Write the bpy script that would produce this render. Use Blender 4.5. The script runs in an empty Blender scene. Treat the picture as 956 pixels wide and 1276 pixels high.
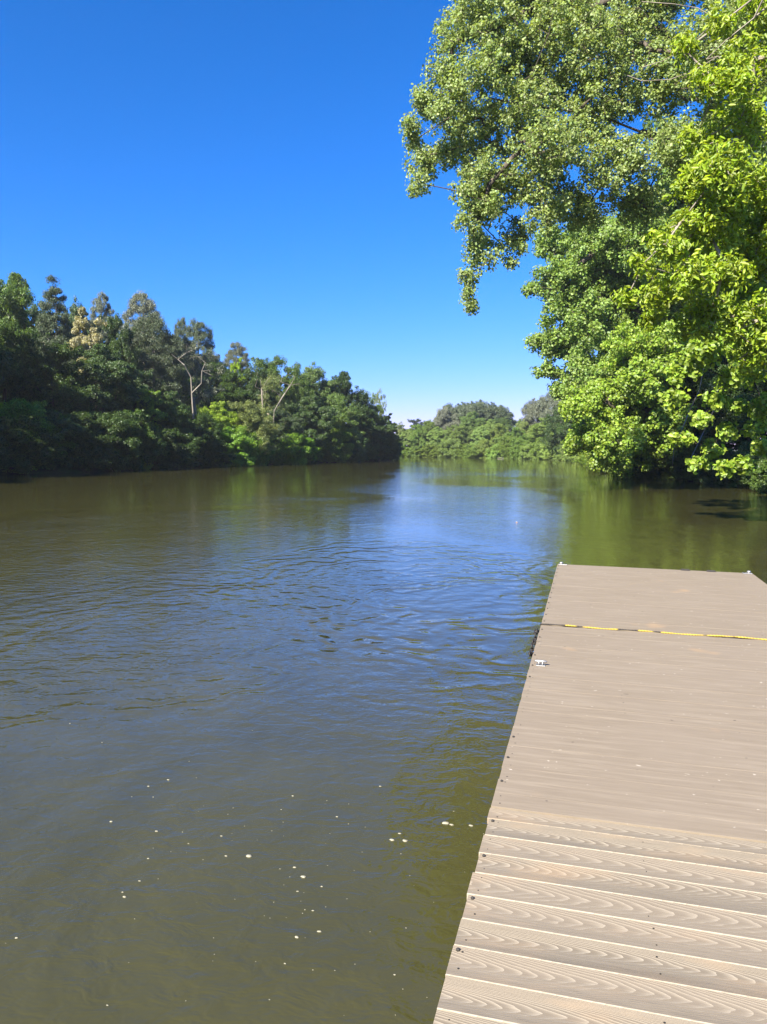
import bpy, math, random
import numpy as np
from mathutils import Vector, Matrix
R = math.radians
rng = np.random.default_rng(7); random.seed(7)
SC = bpy.context.scene; COL = SC.collection

# ---------------------------------------------------------------- camera
F = 958.0; CAMZ = 1.97
pitch = math.atan(80.5/F); roll = math.atan(.0104)
fw = np.array([0, math.cos(pitch), -math.sin(pitch)]); r0 = np.array([1., 0, 0]); u0 = np.array([0, math.sin(pitch), math.cos(pitch)])
rt = math.cos(roll)*r0+math.sin(roll)*u0; up = -math.sin(roll)*r0+math.cos(roll)*u0
cam = bpy.data.cameras.new('camera'); co = bpy.data.objects.new('camera', cam); COL.objects.link(co)
cam.sensor_fit = 'VERTICAL'; cam.sensor_height = 36; cam.lens = F/1276*36; cam.clip_start = .05; cam.clip_end = 9000
co.matrix_world = Matrix(((rt[0], up[0], -fw[0], 0), (rt[1], up[1], -fw[1], 0), (rt[2], up[2], -fw[2], CAMZ), (0, 0, 0, 1)))
SC.camera = co
SC.render.resolution_x = 767; SC.render.resolution_y = 1024
CAM = np.array([0, 0, CAMZ])
def ray(px, py): return fw*F+rt*(px-478)+up*(638-py)
def P(px, py, D): d = ray(px, py); return CAM+d*(D/d[1])
def onz(px, py, z): d = ray(px, py); return CAM+d*((z-CAMZ)/d[2])

# ---------------------------------------------------------------- sky, sun, exposure
SUN_EL = 37.0; SUN_AZ = -142.0          # azimuth from +Y, clockwise: to the left and a little behind the camera
w = bpy.data.worlds.new('World'); SC.world = w; w.use_nodes = True
wt = w.node_tree; wt.nodes.clear()
sky = wt.nodes.new('ShaderNodeTexSky'); sky.sky_type = 'NISHITA'; sky.sun_disc = False
sky.sun_elevation = R(SUN_EL); sky.sun_rotation = R(SUN_AZ)
sky.altitude = 300; sky.air_density = 1.0; sky.dust_density = .2; sky.ozone_density = 3.0
hs = wt.nodes.new('ShaderNodeHueSaturation'); hs.inputs['Saturation'].default_value = 1.0; hs.inputs['Value'].default_value = 1.0
bg = wt.nodes.new('ShaderNodeBackground'); bg.inputs[1].default_value = .080
wo = wt.nodes.new('ShaderNodeOutputWorld')
sp_ = wt.nodes.new('ShaderNodeSeparateColor'); cb_ = wt.nodes.new('ShaderNodeCombineColor'); wt.links.new(sky.outputs[0], sp_.inputs[0])
def wm(op, a, b):
    n = wt.nodes.new('ShaderNodeMath'); n.operation = op; wt.links.new(a, n.inputs[0]); n.inputs[1].default_value = b; return n.outputs[0]
# a deeper, phone-camera blue: the red of the sky falls off faster towards the zenith
wt.links.new(wm('MULTIPLY', wm('POWER', sp_.outputs[0], 2.1), .052), cb_.inputs[0]); wt.links.new(wm('MULTIPLY', sp_.outputs[1], .445), cb_.inputs[1]); wt.links.new(wm('MULTIPLY', sp_.outputs[2], .93), cb_.inputs[2])
wt.links.new(cb_.outputs[0], hs.inputs['Color']); wt.links.new(hs.outputs[0], bg.inputs[0]); wt.links.new(bg.outputs[0], wo.inputs[0])
sl = bpy.data.lights.new('sun', 'SUN'); sl.energy = 4.9; sl.angle = R(.5); sl.color = (1, .92, .77)
so = bpy.data.objects.new('sun', sl); COL.objects.link(so)
sd = Vector((math.sin(R(SUN_AZ))*math.cos(R(SUN_EL)), math.cos(R(SUN_AZ))*math.cos(R(SUN_EL)), math.sin(R(SUN_EL))))
so.rotation_euler = sd.to_track_quat('Z', 'Y').to_euler()
HAZE = .00028
vs = SC.view_settings; vs.view_transform = 'Standard'; vs.look = 'None'; vs.gamma = 1; vs.exposure = 1.65; vs.use_curve_mapping = False
SC.render.engine = 'CYCLES'
SC.cycles.max_bounces = 6; SC.cycles.transparent_max_bounces = 4; SC.cycles.diffuse_bounces = 3; SC.cycles.glossy_bounces = 3
SC.cycles.transmission_bounces = 2; SC.cycles.caustics_reflective = False; SC.cycles.caustics_refractive = False

# ---------------------------------------------------------------- helpers
def link(o, parent=None):
    COL.objects.link(o)
    if parent is not None: o.parent = parent
    return o
def tag(o, label=None, cat=None, group=None, kind=None):
    if label: o['label'] = label
    if cat: o['category'] = cat
    if group: o['group'] = group
    if kind: o['kind'] = kind
    return o
def empty(name, loc, rz=0):
    o = bpy.data.objects.new(name, None); link(o); o.location = loc; o.rotation_euler = (0, 0, rz); o.empty_display_size = .2
    return o
def copy_tree(o, parent=None):
    c = o.copy(); link(c, parent)
    for ch in [x for x in bpy.data.objects if x.parent == o]: copy_tree(ch, c)
    return c
def mesh_np(name, V, Fq, mats, rnd=None, smooth=False, matidx=None):
    """V (n,3); Fq list of arrays of faces with equal sizes"""
    me = bpy.data.meshes.new(name)
    Fl = [np.asarray(f, dtype=np.int32) for f in (Fq if isinstance(Fq, list) else [Fq]) if len(f)]
    lt = np.concatenate([np.full(len(f), f.shape[1], np.int32) for f in Fl])
    ls = np.concatenate([[0], np.cumsum(lt)[:-1]]).astype(np.int32)
    idx = np.concatenate([f.ravel() for f in Fl]).astype(np.int32)
    me.vertices.add(len(V)); me.vertices.foreach_set('co', np.asarray(V, np.float32).ravel())
    me.loops.add(len(idx)); me.loops.foreach_set('vertex_index', idx)
    me.polygons.add(len(lt)); me.polygons.foreach_set('loop_start', ls); me.polygons.foreach_set('loop_total', lt)
    if matidx is not None: me.polygons.foreach_set('material_index', np.asarray(matidx, np.int32))
    if smooth: me.polygons.foreach_set('use_smooth', np.ones(len(lt), bool))
    me.update(calc_edges=True); me.validate()
    for m in (mats if isinstance(mats, (list, tuple)) else [mats]): me.materials.append(m)
    if rnd is not None:
        a = me.attributes.new('rnd', 'FLOAT', 'FACE'); a.data.foreach_set('value', np.asarray(rnd, np.float32))
    return me
class MB:
    def __init__(s): s.V = []; s.F = []; s.M = []
    def add(s, V, Fs, m=0):
        b = len(s.V); s.V += [tuple(v) for v in V]; s.F += [tuple(i+b for i in f) for f in Fs]; s.M += [m]*len(Fs)
    def box(s, c, h, m=0, bev=0, rot=None):
        x, y, z = h; V = []; 
        if bev <= 0:
            V = [(sx*x, sy*y, sz*z) for sz in (-1, 1) for sx, sy in ((-1, -1), (1, -1), (1, 1), (-1, 1))]
            Fs = [(3, 2, 1, 0), (4, 5, 6, 7)]+[(i, (i+1) % 4, 4+(i+1) % 4, 4+i) for i in range(4)]
        else:
            b = bev; rings = [(-z, b), (-z+b, 0), (z-b, 0), (z-b*.3, b*.3), (z, b)]
            for zz, q in rings:
                V += [(-x+q, -y+q, zz), (x-q, -y+q, zz), (x-q, y-q, zz), (-x+q, y-q, zz)]
            Fs = [(3, 2, 1, 0)]
            for k in range(len(rings)-1): Fs += [(4*k+i, 4*k+(i+1) % 4, 4*k+4+(i+1) % 4, 4*k+4+i) for i in range(4)]
            k = 4*(len(rings)-1); Fs.append((k, k+1, k+2, k+3))
        if rot: V = [tuple(rot @ Vector(v)) for v in V]
        s.add([(v[0]+c[0], v[1]+c[1], v[2]+c[2]) for v in V], Fs, m)
    def tube(s, pts, rad, n=8, m=0, cap=True):
        pts = [Vector(p) for p in pts]; V = []; Fs = []
        for i, p in enumerate(pts):
            t = (pts[min(i+1, len(pts)-1)]-pts[max(i-1, 0)]).normalized()
            a = t.cross(Vector((.13, .27, 1))).normalized()
            if a.length < .1: a = Vector((1, 0, 0))
            b = t.cross(a); r = rad[i] if hasattr(rad, '__len__') else rad
            V += [tuple(p+a*(r*math.cos(k*2*math.pi/n))+b*(r*math.sin(k*2*math.pi/n))) for k in range(n)]
        for i in range(len(pts)-1):
            Fs += [(i*n+k, i*n+(k+1) % n, (i+1)*n+(k+1) % n, (i+1)*n+k) for k in range(n)]
        if cap: Fs += [tuple(range(n-1, -1, -1)), tuple((len(pts)-1)*n+k for k in range(n))]
        s.add(V, Fs, m)
    def build(s, name, mats, parent=None, smooth=False):
        me = bpy.data.meshes.new(name); me.from_pydata(s.V, [], s.F)
        for m in (mats if isinstance(mats, (list, tuple)) else [mats]): me.materials.append(m)
        me.polygons.foreach_set('material_index', s.M)
        if smooth: me.polygons.foreach_set('use_smooth', [True]*len(s.F))
        me.update(); o = bpy.data.objects.new(name, me); return link(o, parent)

# ---------------------------------------------------------------- materials
class NT:
    def __init__(s, name):
        s.m = bpy.data.materials.new(name); s.m.use_nodes = True; s.t = s.m.node_tree; s.t.nodes.clear()
        s.out = s.n('ShaderNodeOutputMaterial')
    def n(s, typ, **k):
        nd = s.t.nodes.new(typ)
        for a, b in k.items(): setattr(nd, a, b)
        return nd
    def l(s, a, b): s.t.links.new(a, b)
    def put(s, sock, v):
        if isinstance(v, bpy.types.NodeSocket): s.l(v, sock)
        elif v is not None: sock.default_value = v
    def math(s, op, a, b=None, c=None, clamp=False):
        nd = s.n('ShaderNodeMath', operation=op); nd.use_clamp = clamp
        s.put(nd.inputs[0], a); s.put(nd.inputs[1], b); s.put(nd.inputs[2], c); return nd.outputs[0]
    def noise(s, vec, scale, detail=2, rough=.5, dist=0):
        nd = s.n('ShaderNodeTexNoise'); s.put(nd.inputs['Vector'], vec); nd.inputs['Scale'].default_value = scale
        nd.inputs['Detail'].default_value = detail; nd.inputs['Roughness'].default_value = rough; nd.inputs['Distortion'].default_value = dist
        return nd.outputs['Fac']
    def mapv(s, vec, scale=(1, 1, 1), loc=(0, 0, 0), rot=(0, 0, 0)):
        nd = s.n('ShaderNodeMapping'); s.l(vec, nd.inputs[0]); nd.inputs['Scale'].default_value = scale
        nd.inputs['Location'].default_value = loc; nd.inputs['Rotation'].default_value = rot; return nd.outputs[0]
    def range(s, v, a, b, c=0, d=1):
        nd = s.n('ShaderNodeMapRange'); s.put(nd.inputs[0], v)
        for i, q in enumerate((a, b, c, d)): nd.inputs[i+1].default_value = q
        return nd.outputs[0]
    def mix(s, f, a, b, blend='MIX'):
        nd = s.n('ShaderNodeMix', data_type='RGBA', blend_type=blend)
        s.put(nd.inputs[0], f); s.put(nd.inputs[6], (*a, 1) if isinstance(a, tuple) else a); s.put(nd.inputs[7], (*b, 1) if isinstance(b, tuple) else b)
        return nd.outputs[2]
    def pri(s, col, rough=.6, metal=0, spec=.5, normal=None, ior=None):
        nd = s.n('ShaderNodeBsdfPrincipled'); s.put(nd.inputs['Base Color'], (*col, 1) if isinstance(col, tuple) else col)
        s.put(nd.inputs['Roughness'], rough); s.put(nd.inputs['Metallic'], metal); s.put(nd.inputs['Specular IOR Level'], spec)
        if ior: nd.inputs['IOR'].default_value = ior
        if normal: s.l(normal, nd.inputs['Normal'])
        s.l(nd.outputs[0], s.out.inputs[0]); return nd
    def obj(s): return s.n('ShaderNodeTexCoord').outputs['Object']
    def bump(s, h, dist=1, strength=1):
        nd = s.n('ShaderNodeBump'); s.l(h, nd.inputs['Height']); nd.inputs['Distance'].default_value = dist; nd.inputs['Strength'].default_value = strength
        return nd.outputs[0]

def leaf_material(name, trans=.38, gloss=.06, rough=.45):
    t = NT(name)
    oc = t.n('ShaderNodeObjectInfo').outputs['Color']; at = t.n('ShaderNodeAttribute', attribute_name='rnd').outputs['Fac']
    v = t.range(at, 0, 1, .55, 1.45)
    h = t.n('ShaderNodeHueSaturation'); t.l(oc, h.inputs['Color']); t.l(v, h.inputs['Value'])
    t.l(t.range(t.math('FRACT', t.math('MULTIPLY', at, 7.31)), 0, 1, .487, .52), h.inputs['Hue'])
    c = h.outputs[0]
    d = t.n('ShaderNodeBsdfDiffuse'); t.l(c, d.inputs[0])
    tr = t.n('ShaderNodeBsdfTranslucent'); t.l(t.mix(1.0, c, (1.25, 1.2, .55), 'MULTIPLY'), tr.inputs[0])
    m1 = t.n('ShaderNodeMixShader'); m1.inputs[0].default_value = trans; t.l(d.outputs[0], m1.inputs[1]); t.l(tr.outputs[0], m1.inputs[2])
    g = t.n('ShaderNodeBsdfGlossy'); g.inputs[0].default_value = (.9, .95, 1, 1); g.inputs['Roughness'].default_value = rough
    m2 = t.n('ShaderNodeMixShader'); m2.inputs[0].default_value = gloss; t.l(m1.outputs[0], m2.inputs[1]); t.l(g.outputs[0], m2.inputs[2])
    t.l(m2.outputs[0], t.out.inputs[0]); return t.m
M_leaf = leaf_material('leaf', .5, .03, .5); M_leafglossy = leaf_material('leaf_glossy', .5, .03, .5); M_needle = leaf_material('needle', .15, .04, .5)
def bark_material(name, a, b, sc=6):
    t = NT(name); o = t.obj(); n = t.noise(t.mapv(o, (1, 1, .25)), sc, 4, .6)
    t.pri(t.mix(t.range(n, .35, .65), a, b), .9, 0, .2, t.bump(n, .03)); return t.m
M_bark = bark_material('bark', (.045, .036, .027), (.12, .10, .08)); M_barkpale = bark_material('bark_pale', (.16, .135, .105), (.36, .32, .26), 3)
M_barkgrey = bark_material('bark_grey', (.13, .12, .10), (.30, .27, .23), 4)
def solid(name, col, rough=.6, metal=0, ns=20, var=.25):
    t = NT(name); n = t.noise(t.obj(), ns, 3); c2 = tuple(c*(1-var) for c in col)
    t.pri(t.mix(t.range(n, .3, .7), c2, col), rough, metal); return t.m

# ---------------------------------------------------------------- river outline and terrain
RIV = np.array([(-26, -9), (-29, 0), (-28, 25), (-24.6, 48), (-21.2, 53), (-17.2, 70), (-9.2, 92), (1.3, 115), (0, 124), (-12, 138), (-45, 160), (-100, 185),
                (-100, 225), (-55, 205), (-20, 178), (4, 167), (20, 158), (31, 146), (33, 135), (29.5, 106), (23, 78), (18.8, 56), (20, 48), (20.8, 41.5), (17, 27), (15, 10), (15, -9)], float)
def sdist(X, Y):
    shp = X.shape; p = np.stack([X.ravel(), Y.ravel()], 1); d = np.full(len(p), 1e9); ins = np.zeros(len(p), bool); n = len(RIV)
    for i in range(n):
        a, b = RIV[i], RIV[(i+1) % n]; ab = b-a; t = np.clip(((p-a)@ab)/(ab@ab), 0, 1)
        d = np.minimum(d, np.hypot(*(p-a-t[:, None]*ab).T))
        c = ((a[1] > p[:, 1]) != (b[1] > p[:, 1])); 
        with np.errstate(divide='ignore', invalid='ignore'): xi = (b[0]-a[0])*(p[:, 1]-a[1])/(b[1]-a[1])+a[0]
        ins ^= c & (p[:, 0] < xi)
    return np.where(ins, -d, d).reshape(shp)
def height(X, Y):
    X = np.asarray(X, float); Y = np.asarray(Y, float); d = sdist(X, Y)
    bank = np.where(d < 0, np.maximum(d*.6, -1.8), .75*(1-np.exp(-np.maximum(d, 0)/.9)))
    left = 1/(1+np.exp((X+np.minimum(14, 14)-np.clip((Y-50)*.25, 0, 16))/5)) * np.clip((150-Y)/25, 0, 1)
    hill = np.clip(d-1, 0, 60)*(.02+.13*left)
    bump = .25*np.sin(X*.35+1.3)*np.sin(Y*.29)+.12*np.sin(X*1.1+Y*.7)
    return bank+hill+np.where(d > 1, bump*.6, 0)
def gh(x, y): return float(height(np.array([x]), np.array([y]))[0])
gx = np.unique(np.concatenate([np.linspace(-900, -160, 10), np.arange(-160, 140, 1.5), np.linspace(140, 900, 10)]))
gy = np.unique(np.concatenate([np.linspace(-900, -40, 10), np.arange(-40, 260, 1.5), np.linspace(260, 1400, 10)]))
GX, GY = np.meshgrid(gx, gy); GZ = height(GX, GY)
def grid_faces(nx, ny):
    i = (np.arange(ny-1)[:, None]*nx+np.arange(nx-1)[None]).ravel(); return np.stack([i, i+1, i+1+nx, i+nx], 1)
t = NT('bank_soil'); o_ = t.obj(); n_ = t.noise(o_, .8, 5, .6); n2_ = t.noise(o_, 6, 3)
t.pri(t.mix(t.range(n_, .4, .6), t.mix(n2_, (.035, .03, .018), (.07, .055, .035)), t.mix(n2_, (.03, .05, .015), (.07, .10, .03))), .95, 0, .2, t.bump(n2_, .06))
g = link(bpy.data.objects.new('ground', mesh_np('ground', np.stack([GX.ravel(), GY.ravel(), GZ.ravel()], 1), grid_faces(len(gx), len(gy)), t.m, smooth=True)))
tag(g, kind='structure')

# water
def water_material():
    t = NT('river_water'); o = t.obj()
    flow = t.mapv(o, (1, .72, 1), rot=(0, 0, R(-20)))
    n0 = t.noise(flow, .42, 2, .5, .6); n1 = t.noise(flow, 1.35, 3, .55, .9); n2 = t.noise(t.mapv(o, (1, 1.5, 1), rot=(0, 0, R(12))), 5.6, 3, .6, .4); n3 = t.noise(o, 15, 2, .5, .3)
    mask = t.range(t.noise(t.mapv(o, (1, .5, 1), loc=(4, 2, 0), rot=(0, 0, R(-12))), .16, 2, .5, .8), .38, .60, .45, 1.5)
    sy = t.n('ShaderNodeSeparateXYZ'); t.l(o, sy.inputs[0]); mask = t.math('MULTIPLY', mask, t.range(sy.outputs[1], 8, 32, 1, .48))
    h = t.math('MULTIPLY', n0, .012)
    h = t.math('ADD', h, t.math('MULTIPLY', n1, t.math('MULTIPLY', mask, .017)))
    h = t.math('ADD', h, t.math('MULTIPLY', n2, t.math('MULTIPLY', mask, .0105)))
    h = t.math('ADD', h, t.math('MULTIPLY', n3, t.math('MULTIPLY', mask, .0010)))
    # an upwelling "boil" with curved ripples around it
    for (cx, cy, r0_, w_, fr, amp) in ((.35, 11.4, 2.0, .9, 15, .0042), (1.3, 9.2, 1.5, .8, 21, .0034), (-2.6, 8.2, 1.6, .8, 19, .0028)):
        sx = t.n('ShaderNodeSeparateXYZ'); t.l(o, sx.inputs[0])
        dx = t.math('SUBTRACT', sx.outputs[0], cx); dy = t.math('MULTIPLY', t.math('SUBTRACT', sx.outputs[1], cy), .62)
        d = t.math('SQRT', t.math('ADD', t.math('MULTIPLY', dx, dx), t.math('MULTIPLY', dy, dy)))
        d = t.math('ADD', d, t.math('MULTIPLY', t.noise(o, .7, 3), 2.4))
        q = t.math('DIVIDE', t.math('SUBTRACT', d, r0_+1.2), w_); env = t.math('EXPONENT', t.math('MULTIPLY', t.math('MULTIPLY', q, q), -1))
        h = t.math('ADD', h, t.math('MULTIPLY', t.math('MULTIPLY', t.math('SINE', t.math('MULTIPLY', d, fr)), env), amp))
    silt = t.noise(o, .5, 4, .6, 1.2)
    col = t.mix(t.range(silt, .3, .7), (.043, .041, .013), (.055, .052, .0175))
    t.pri(col, .02, 0, .5, t.bump(h, 1, 1), 1.5); return t.m
wv = np.array([(-160, -60), (140, -60), (140, 260), (-160, 260)], float)
wo_ = link(bpy.data.objects.new('river_water', mesh_np('river_water', np.c_[wv, np.zeros(4)], np.array([[0, 1, 2, 3]]), water_material())))
tag(wo_, kind='structure')

# the air: a thin even haze round everything
t = NT('haze_air'); pv = t.n('ShaderNodeVolumePrincipled'); pv.inputs['Color'].default_value = (.86, .93, 1, 1); pv.inputs['Density'].default_value = HAZE; pv.inputs['Anisotropy'].default_value = .2
t.l(pv.outputs[0], t.out.inputs['Volume'])
if HAZE > 0:
    m = MB(); m.box((0, 250, 16), (950, 1200, 20.5)); hz = m.build('haze', t.m); tag(hz, 'thin pale haze over the river and its wooded banks', 'haze', None, 'stuff')

# ---------------------------------------------------------------- foliage machinery
SUNV = np.array([math.sin(R(SUN_AZ))*math.cos(R(SUN_EL)), math.cos(R(SUN_AZ))*math.cos(R(SUN_EL)), math.sin(R(SUN_EL))])     # leaves turn to the light
def unit(a): return a/np.maximum(np.linalg.norm(a, axis=-1, keepdims=True), 1e-9)
def leaves(Pn, N, L, W, fold=.18, six=False, jit=.35):
    """leaf blades at points Pn (n,3), normals N, length L (n), width ratio W"""
    n = len(Pn); N = unit(N+rng.normal(0, jit, (n, 3)))
    T = unit(np.cross(N, rng.normal(0, 1, (n, 3)))); B = np.cross(N, T)
    L = np.asarray(L)[:, None]; hw = L*W*.5
    if not six:
        V = np.stack([Pn-T*L*.5, Pn+B*hw+N*L*fold*.5, Pn+T*L*.5, Pn-B*hw+N*L*fold*.5], 1).reshape(-1, 3)
        Fq = np.arange(n*4).reshape(n, 4); return V, Fq, rng.random(n)
    V = np.stack([Pn-T*L*.5, Pn+T*L*.5-N*L*.08, Pn-T*L*.18+B*hw+N*L*fold, Pn+T*L*.2+B*hw*.8+N*L*fold*.8, Pn-T*L*.18-B*hw+N*L*fold, Pn+T*L*.2-B*hw*.8+N*L*fold*.8], 1).reshape(-1, 3)
    b = np.arange(n)*6; r = rng.random(n)
    Fq = np.stack([np.stack([b, b+2, b+3, b+1], 1), np.stack([b, b+1, b+5, b+4], 1)], 1).reshape(-1, 4)
    return V, Fq, np.repeat(r, 2)
def in_ball(n, r=1.0):
    d = unit(rng.normal(0, 1, (n, 3))); return d*(rng.random((n, 1))**(1/3))*r
class Skel:
    def __init__(s, pts, par=None):
        s.p = [np.array(q, float) for q in pts]; s.par = [-1]+list(range(len(pts)-1)); s.k = np.zeros(len(pts))
        s.dep = [0]
        for i in range(1, len(s.p)): s.dep.append(s.dep[-1]+np.linalg.norm(s.p[i]-s.p[i-1]))
    def line(s, pts, at=None):
        j = at if at is not None else int(np.argmin([np.linalg.norm(np.array(pts[0])-q) for q in s.p])); 
        for q in pts: s._add(np.array(q, float), j); j = len(s.p)-1
        return j
    def _add(s, q, j): s.dep.append(s.dep[j]+np.linalg.norm(q-s.p[j])); s.p.append(q); s.par.append(j)
    def grow(s, targets, minidx=1, wob=.10, sag=.05, wpath=.25, seg=None):
        root = s.p[minidx]
        order = np.argsort(np.linalg.norm(targets-np.array(s.p[-1]), axis=1)) if len(targets) else []
        ends = []
        for i in order:
            c = targets[i]; A = np.array(s.p[minidx:]); dp = np.array(s.dep[minidx:])
            dist = np.linalg.norm(A-c, axis=1); up_ = np.maximum(A[:, 2]-c[2], 0)
            j = int(np.argmin(dist+wpath*dp+up_*.35))+minidx
            a = s.p[j]; D = np.linalg.norm(c-a); ns = max(1, int(D/(seg or max(D/3, .8)))); ns = min(ns, 6); prev = j
            for k in range(1, ns+1):
                f = k/ns; q = a+(c-a)*f
                if k < ns: q = q+rng.normal(0, wob*D/ns, 3)+np.array([0, 0, math.sin(f*math.pi)*sag*D])
                s._add(q, prev); prev = len(s.p)-1
            ends.append(prev)
        return ends
    def mesh(s, rtip, rbase, n=6, power=1.7, maxr=None):
        N = len(s.p); c = np.zeros(N); par = np.array(s.par); ch = [[] for _ in range(N)]
        for i in range(N):
            if par[i] >= 0: ch[par[i]].append(i)
        order = np.argsort(-np.array(s.dep))
        for i in order:
            if not ch[i]: c[i] = 1
            if par[i] >= 0: c[par[i]] += c[i]
        rad = rtip*c**(1/power); rad = rtip+(rad-rtip)*(rbase-rtip)/max(rad.max()-rtip, 1e-6)
        V = []; Fq = []; ang = np.arange(n)*2*math.pi/n; cs = np.cos(ang); sn = np.sin(ang); base = 0
        for i in range(N):
            if par[i] < 0: continue
            a, b = s.p[par[i]], s.p[i]; tdir = b-a; L = np.linalg.norm(tdir)
            if L < 1e-4: continue
            tdir = tdir/L; ref = np.array([0, 0, 1.]) if abs(tdir[2]) < .8 else np.array([1., 0, 0])
            A = np.cross(tdir, ref); A /= np.linalg.norm(A); B = np.cross(tdir, A)
            r1 = min(rad[par[i]], rad[i]*1.35); r2 = rad[i]
            V.append(a-tdir*r1*.3+np.outer(cs, A)*r1+np.outer(sn, B)*r1); V.append(b+tdir*r2*.3+np.outer(cs, A)*r2+np.outer(sn, B)*r2)
            k = np.arange(n); Fq.append(np.stack([base+k, base+(k+1) % n, base+n+(k+1) % n, base+n+k], 1)); base += 2*n
        return np.concatenate(V), np.concatenate(Fq)
def poisson(cands, dmin, nmax):
    out = []
    for c in cands:
        if all(np.sum((c-o)**2) > dmin*dmin for o in out): out.append(c)
        if len(out) >= nmax: break
    return np.array(out)
def emit_tree(name, loc, skel, clumps, leafspec, mats, label=None, cat='tree', group=None, colour=(.06, .11, .02), rtip=.02, rbase=.25, sides=6):
    """clumps: list of (centre, radius, nleaves, flat). leafspec: dict(L, W, six, up, shell)"""
    e = empty(name, (0, 0, 0)); tag(e, label, cat, group)
    V, Fq = skel.mesh(rtip, rbase, sides); off = np.array(loc)
    tr = link(bpy.data.objects.new('trunk', mesh_np('trunk', V-off, Fq, mats[1], smooth=True)), e)
    Ps = []; Ns = []; Ls = []
    for c, r, k, flat in clumps:
        k = int(k)
        if k < 1: continue
        u = unit(rng.normal(0, 1, (k, 3))); rr = rng.random((k, 1))**leafspec.get('shell', .45)
        q = u*rr*r*np.array([1, 1, flat]); Ps.append(c+q)
        Ns.append(unit(u*.8+np.array([0, 0, leafspec.get('up', .5)*.5])+SUNV*leafspec.get('sun', .55)))
        Ls.append(leafspec['L']*rng.uniform(.65, 1.25, k))
    Ps = np.concatenate(Ps)-off; Ns = np.concatenate(Ns); Ls = np.concatenate(Ls)
    V, Fq, r = leaves(Ps, Ns, Ls, leafspec['W'], leafspec.get('fold', .18), leafspec.get('six', False), leafspec.get('jit', .45))
    cr = link(bpy.data.objects.new('crown', mesh_np('crown', V, Fq, mats[0], rnd=r)), e); cr.color = (*colour, 1)
    e.location = loc; return e
def subclumps(c, r, n, rs, flat=.8):
    q = unit(rng.normal(0, 1, (n, 3)))*(rng.random((n, 1))**.4)*r*np.array([1, 1, flat]); return [(c+x, rs*rng.uniform(.7, 1.3)) for x in q]

# ---- prototypes (height 10, at the origin)
def proto_broad(seed, W=7.0, H=10.0, low=.16, leaf=.155, nclump=95, density=1.0, nleaf=400, lobes=7, multi=1, mats=None, shape=1.0, name='broadleaf_tree'):
    global rng; rng = np.random.default_rng(seed)
    sk = Skel([(0, 0, -.3), (rng.normal(0, .1), rng.normal(0, .1), H*.14), (rng.normal(0, .2), rng.normal(0, .2), H*.3), (rng.normal(0, .3), rng.normal(0, .3), H*.48)])
    for m in range(multi-1):
        a = rng.uniform(0, 6.28); sk.line([(math.cos(a)*.4, math.sin(a)*.4, H*.1), (math.cos(a)*1.3, math.sin(a)*1.3, H*.35)], 0)
    lob = []
    for k in range(lobes):
        a = k*2.4+rng.uniform(-.4, .4); zf = low+.12+(k/lobes)*(1-low-.24); rad = W/2*math.sin(math.pi*min(.93, (zf-low)/(1-low)*.85+.12))**shape
        lob.append((np.array([math.cos(a)*rad*.55, math.sin(a)*rad*.55, H*zf]), W*rng.uniform(.2, .28)))
    lob.append((np.array([rng.normal(0, .3), rng.normal(0, .3), H*.86]), H*.13)); 
    cand = []
    for i in range(2500):
        c, r = lob[rng.integers(len(lob))]; q = unit(rng.normal(0, 1, 3))*(rng.random()**.35)*r; q[2] *= .8; cand.append(c+q)
    cand = np.array(cand); cand = cand[(cand[:, 2] > H*low*.7) & (cand[:, 2] < H*.97)]
    cl = poisson(cand, W*.085, nclump); sk.grow(cl, 1, seg=.9)
    clumps = []
    for c in cl:
        r = W*rng.uniform(.065, .115); clumps.append((c, r, nleaf*density*rng.uniform(.6, 1.3), .72))
        for sc_, rs in subclumps(c, r*1.25, 3, r*.45): clumps.append((sc_, rs, nleaf*density*.22, .8))
    return emit_tree(name, (0, 0, 0), sk, clumps, dict(L=leaf, W=.62, up=.55, jit=.5), mats or (M_leaf, M_bark), rtip=.012, rbase=.22*H/10, sides=5)
def proto_pine(seed, W=6.0, H=10.0, low=.42, dome=True, n=100, name='pine_tree', nleaf=640, leaf=.17):
    global rng; rng = np.random.default_rng(seed)
    lean = rng.normal(0, .15, 2)
    sk = Skel([(lean[0]*f, lean[1]*f, H*f-.3*(f == 0)) for f in (0, .2, .4, .55, .7, .82, .92)])
    cl = []
    for i in range(n*8):
        f = low+(1-low)*rng.random()**.8; q = (f-low)/(1-low)
        rad = W/2*(math.sqrt(max(0, 1-(q*1.0)**2.2))*(.55+.45*min(1, q*3)) if dome else (1-q)**.75*(.6+.4*min(1, q*4)))
        a = rng.uniform(0, 6.28); rr = rad*rng.uniform(.35, 1.0); cl.append((math.cos(a)*rr, math.sin(a)*rr, H*f-(.02*H*rng.random())))
    cl = poisson(np.array(cl), W*.095, n); sk.grow(cl, 2, wob=.08, sag=-.04, wpath=.1, seg=.8)
    clumps = []
    for c in cl:
        r = W*rng.uniform(.06, .10)
        for sc_, rs in subclumps(c, r, 5, r*.85, .45): clumps.append((sc_, rs, nleaf/5*rng.uniform(.6, 1.3), .6))
    return emit_tree(name, (0, 0, 0), sk, clumps, dict(L=leaf, W=.2, up=.3, jit=.9, shell=.6), (M_needle, M_barkgrey), rtip=.012, rbase=.17*H/10, sides=5)

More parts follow.
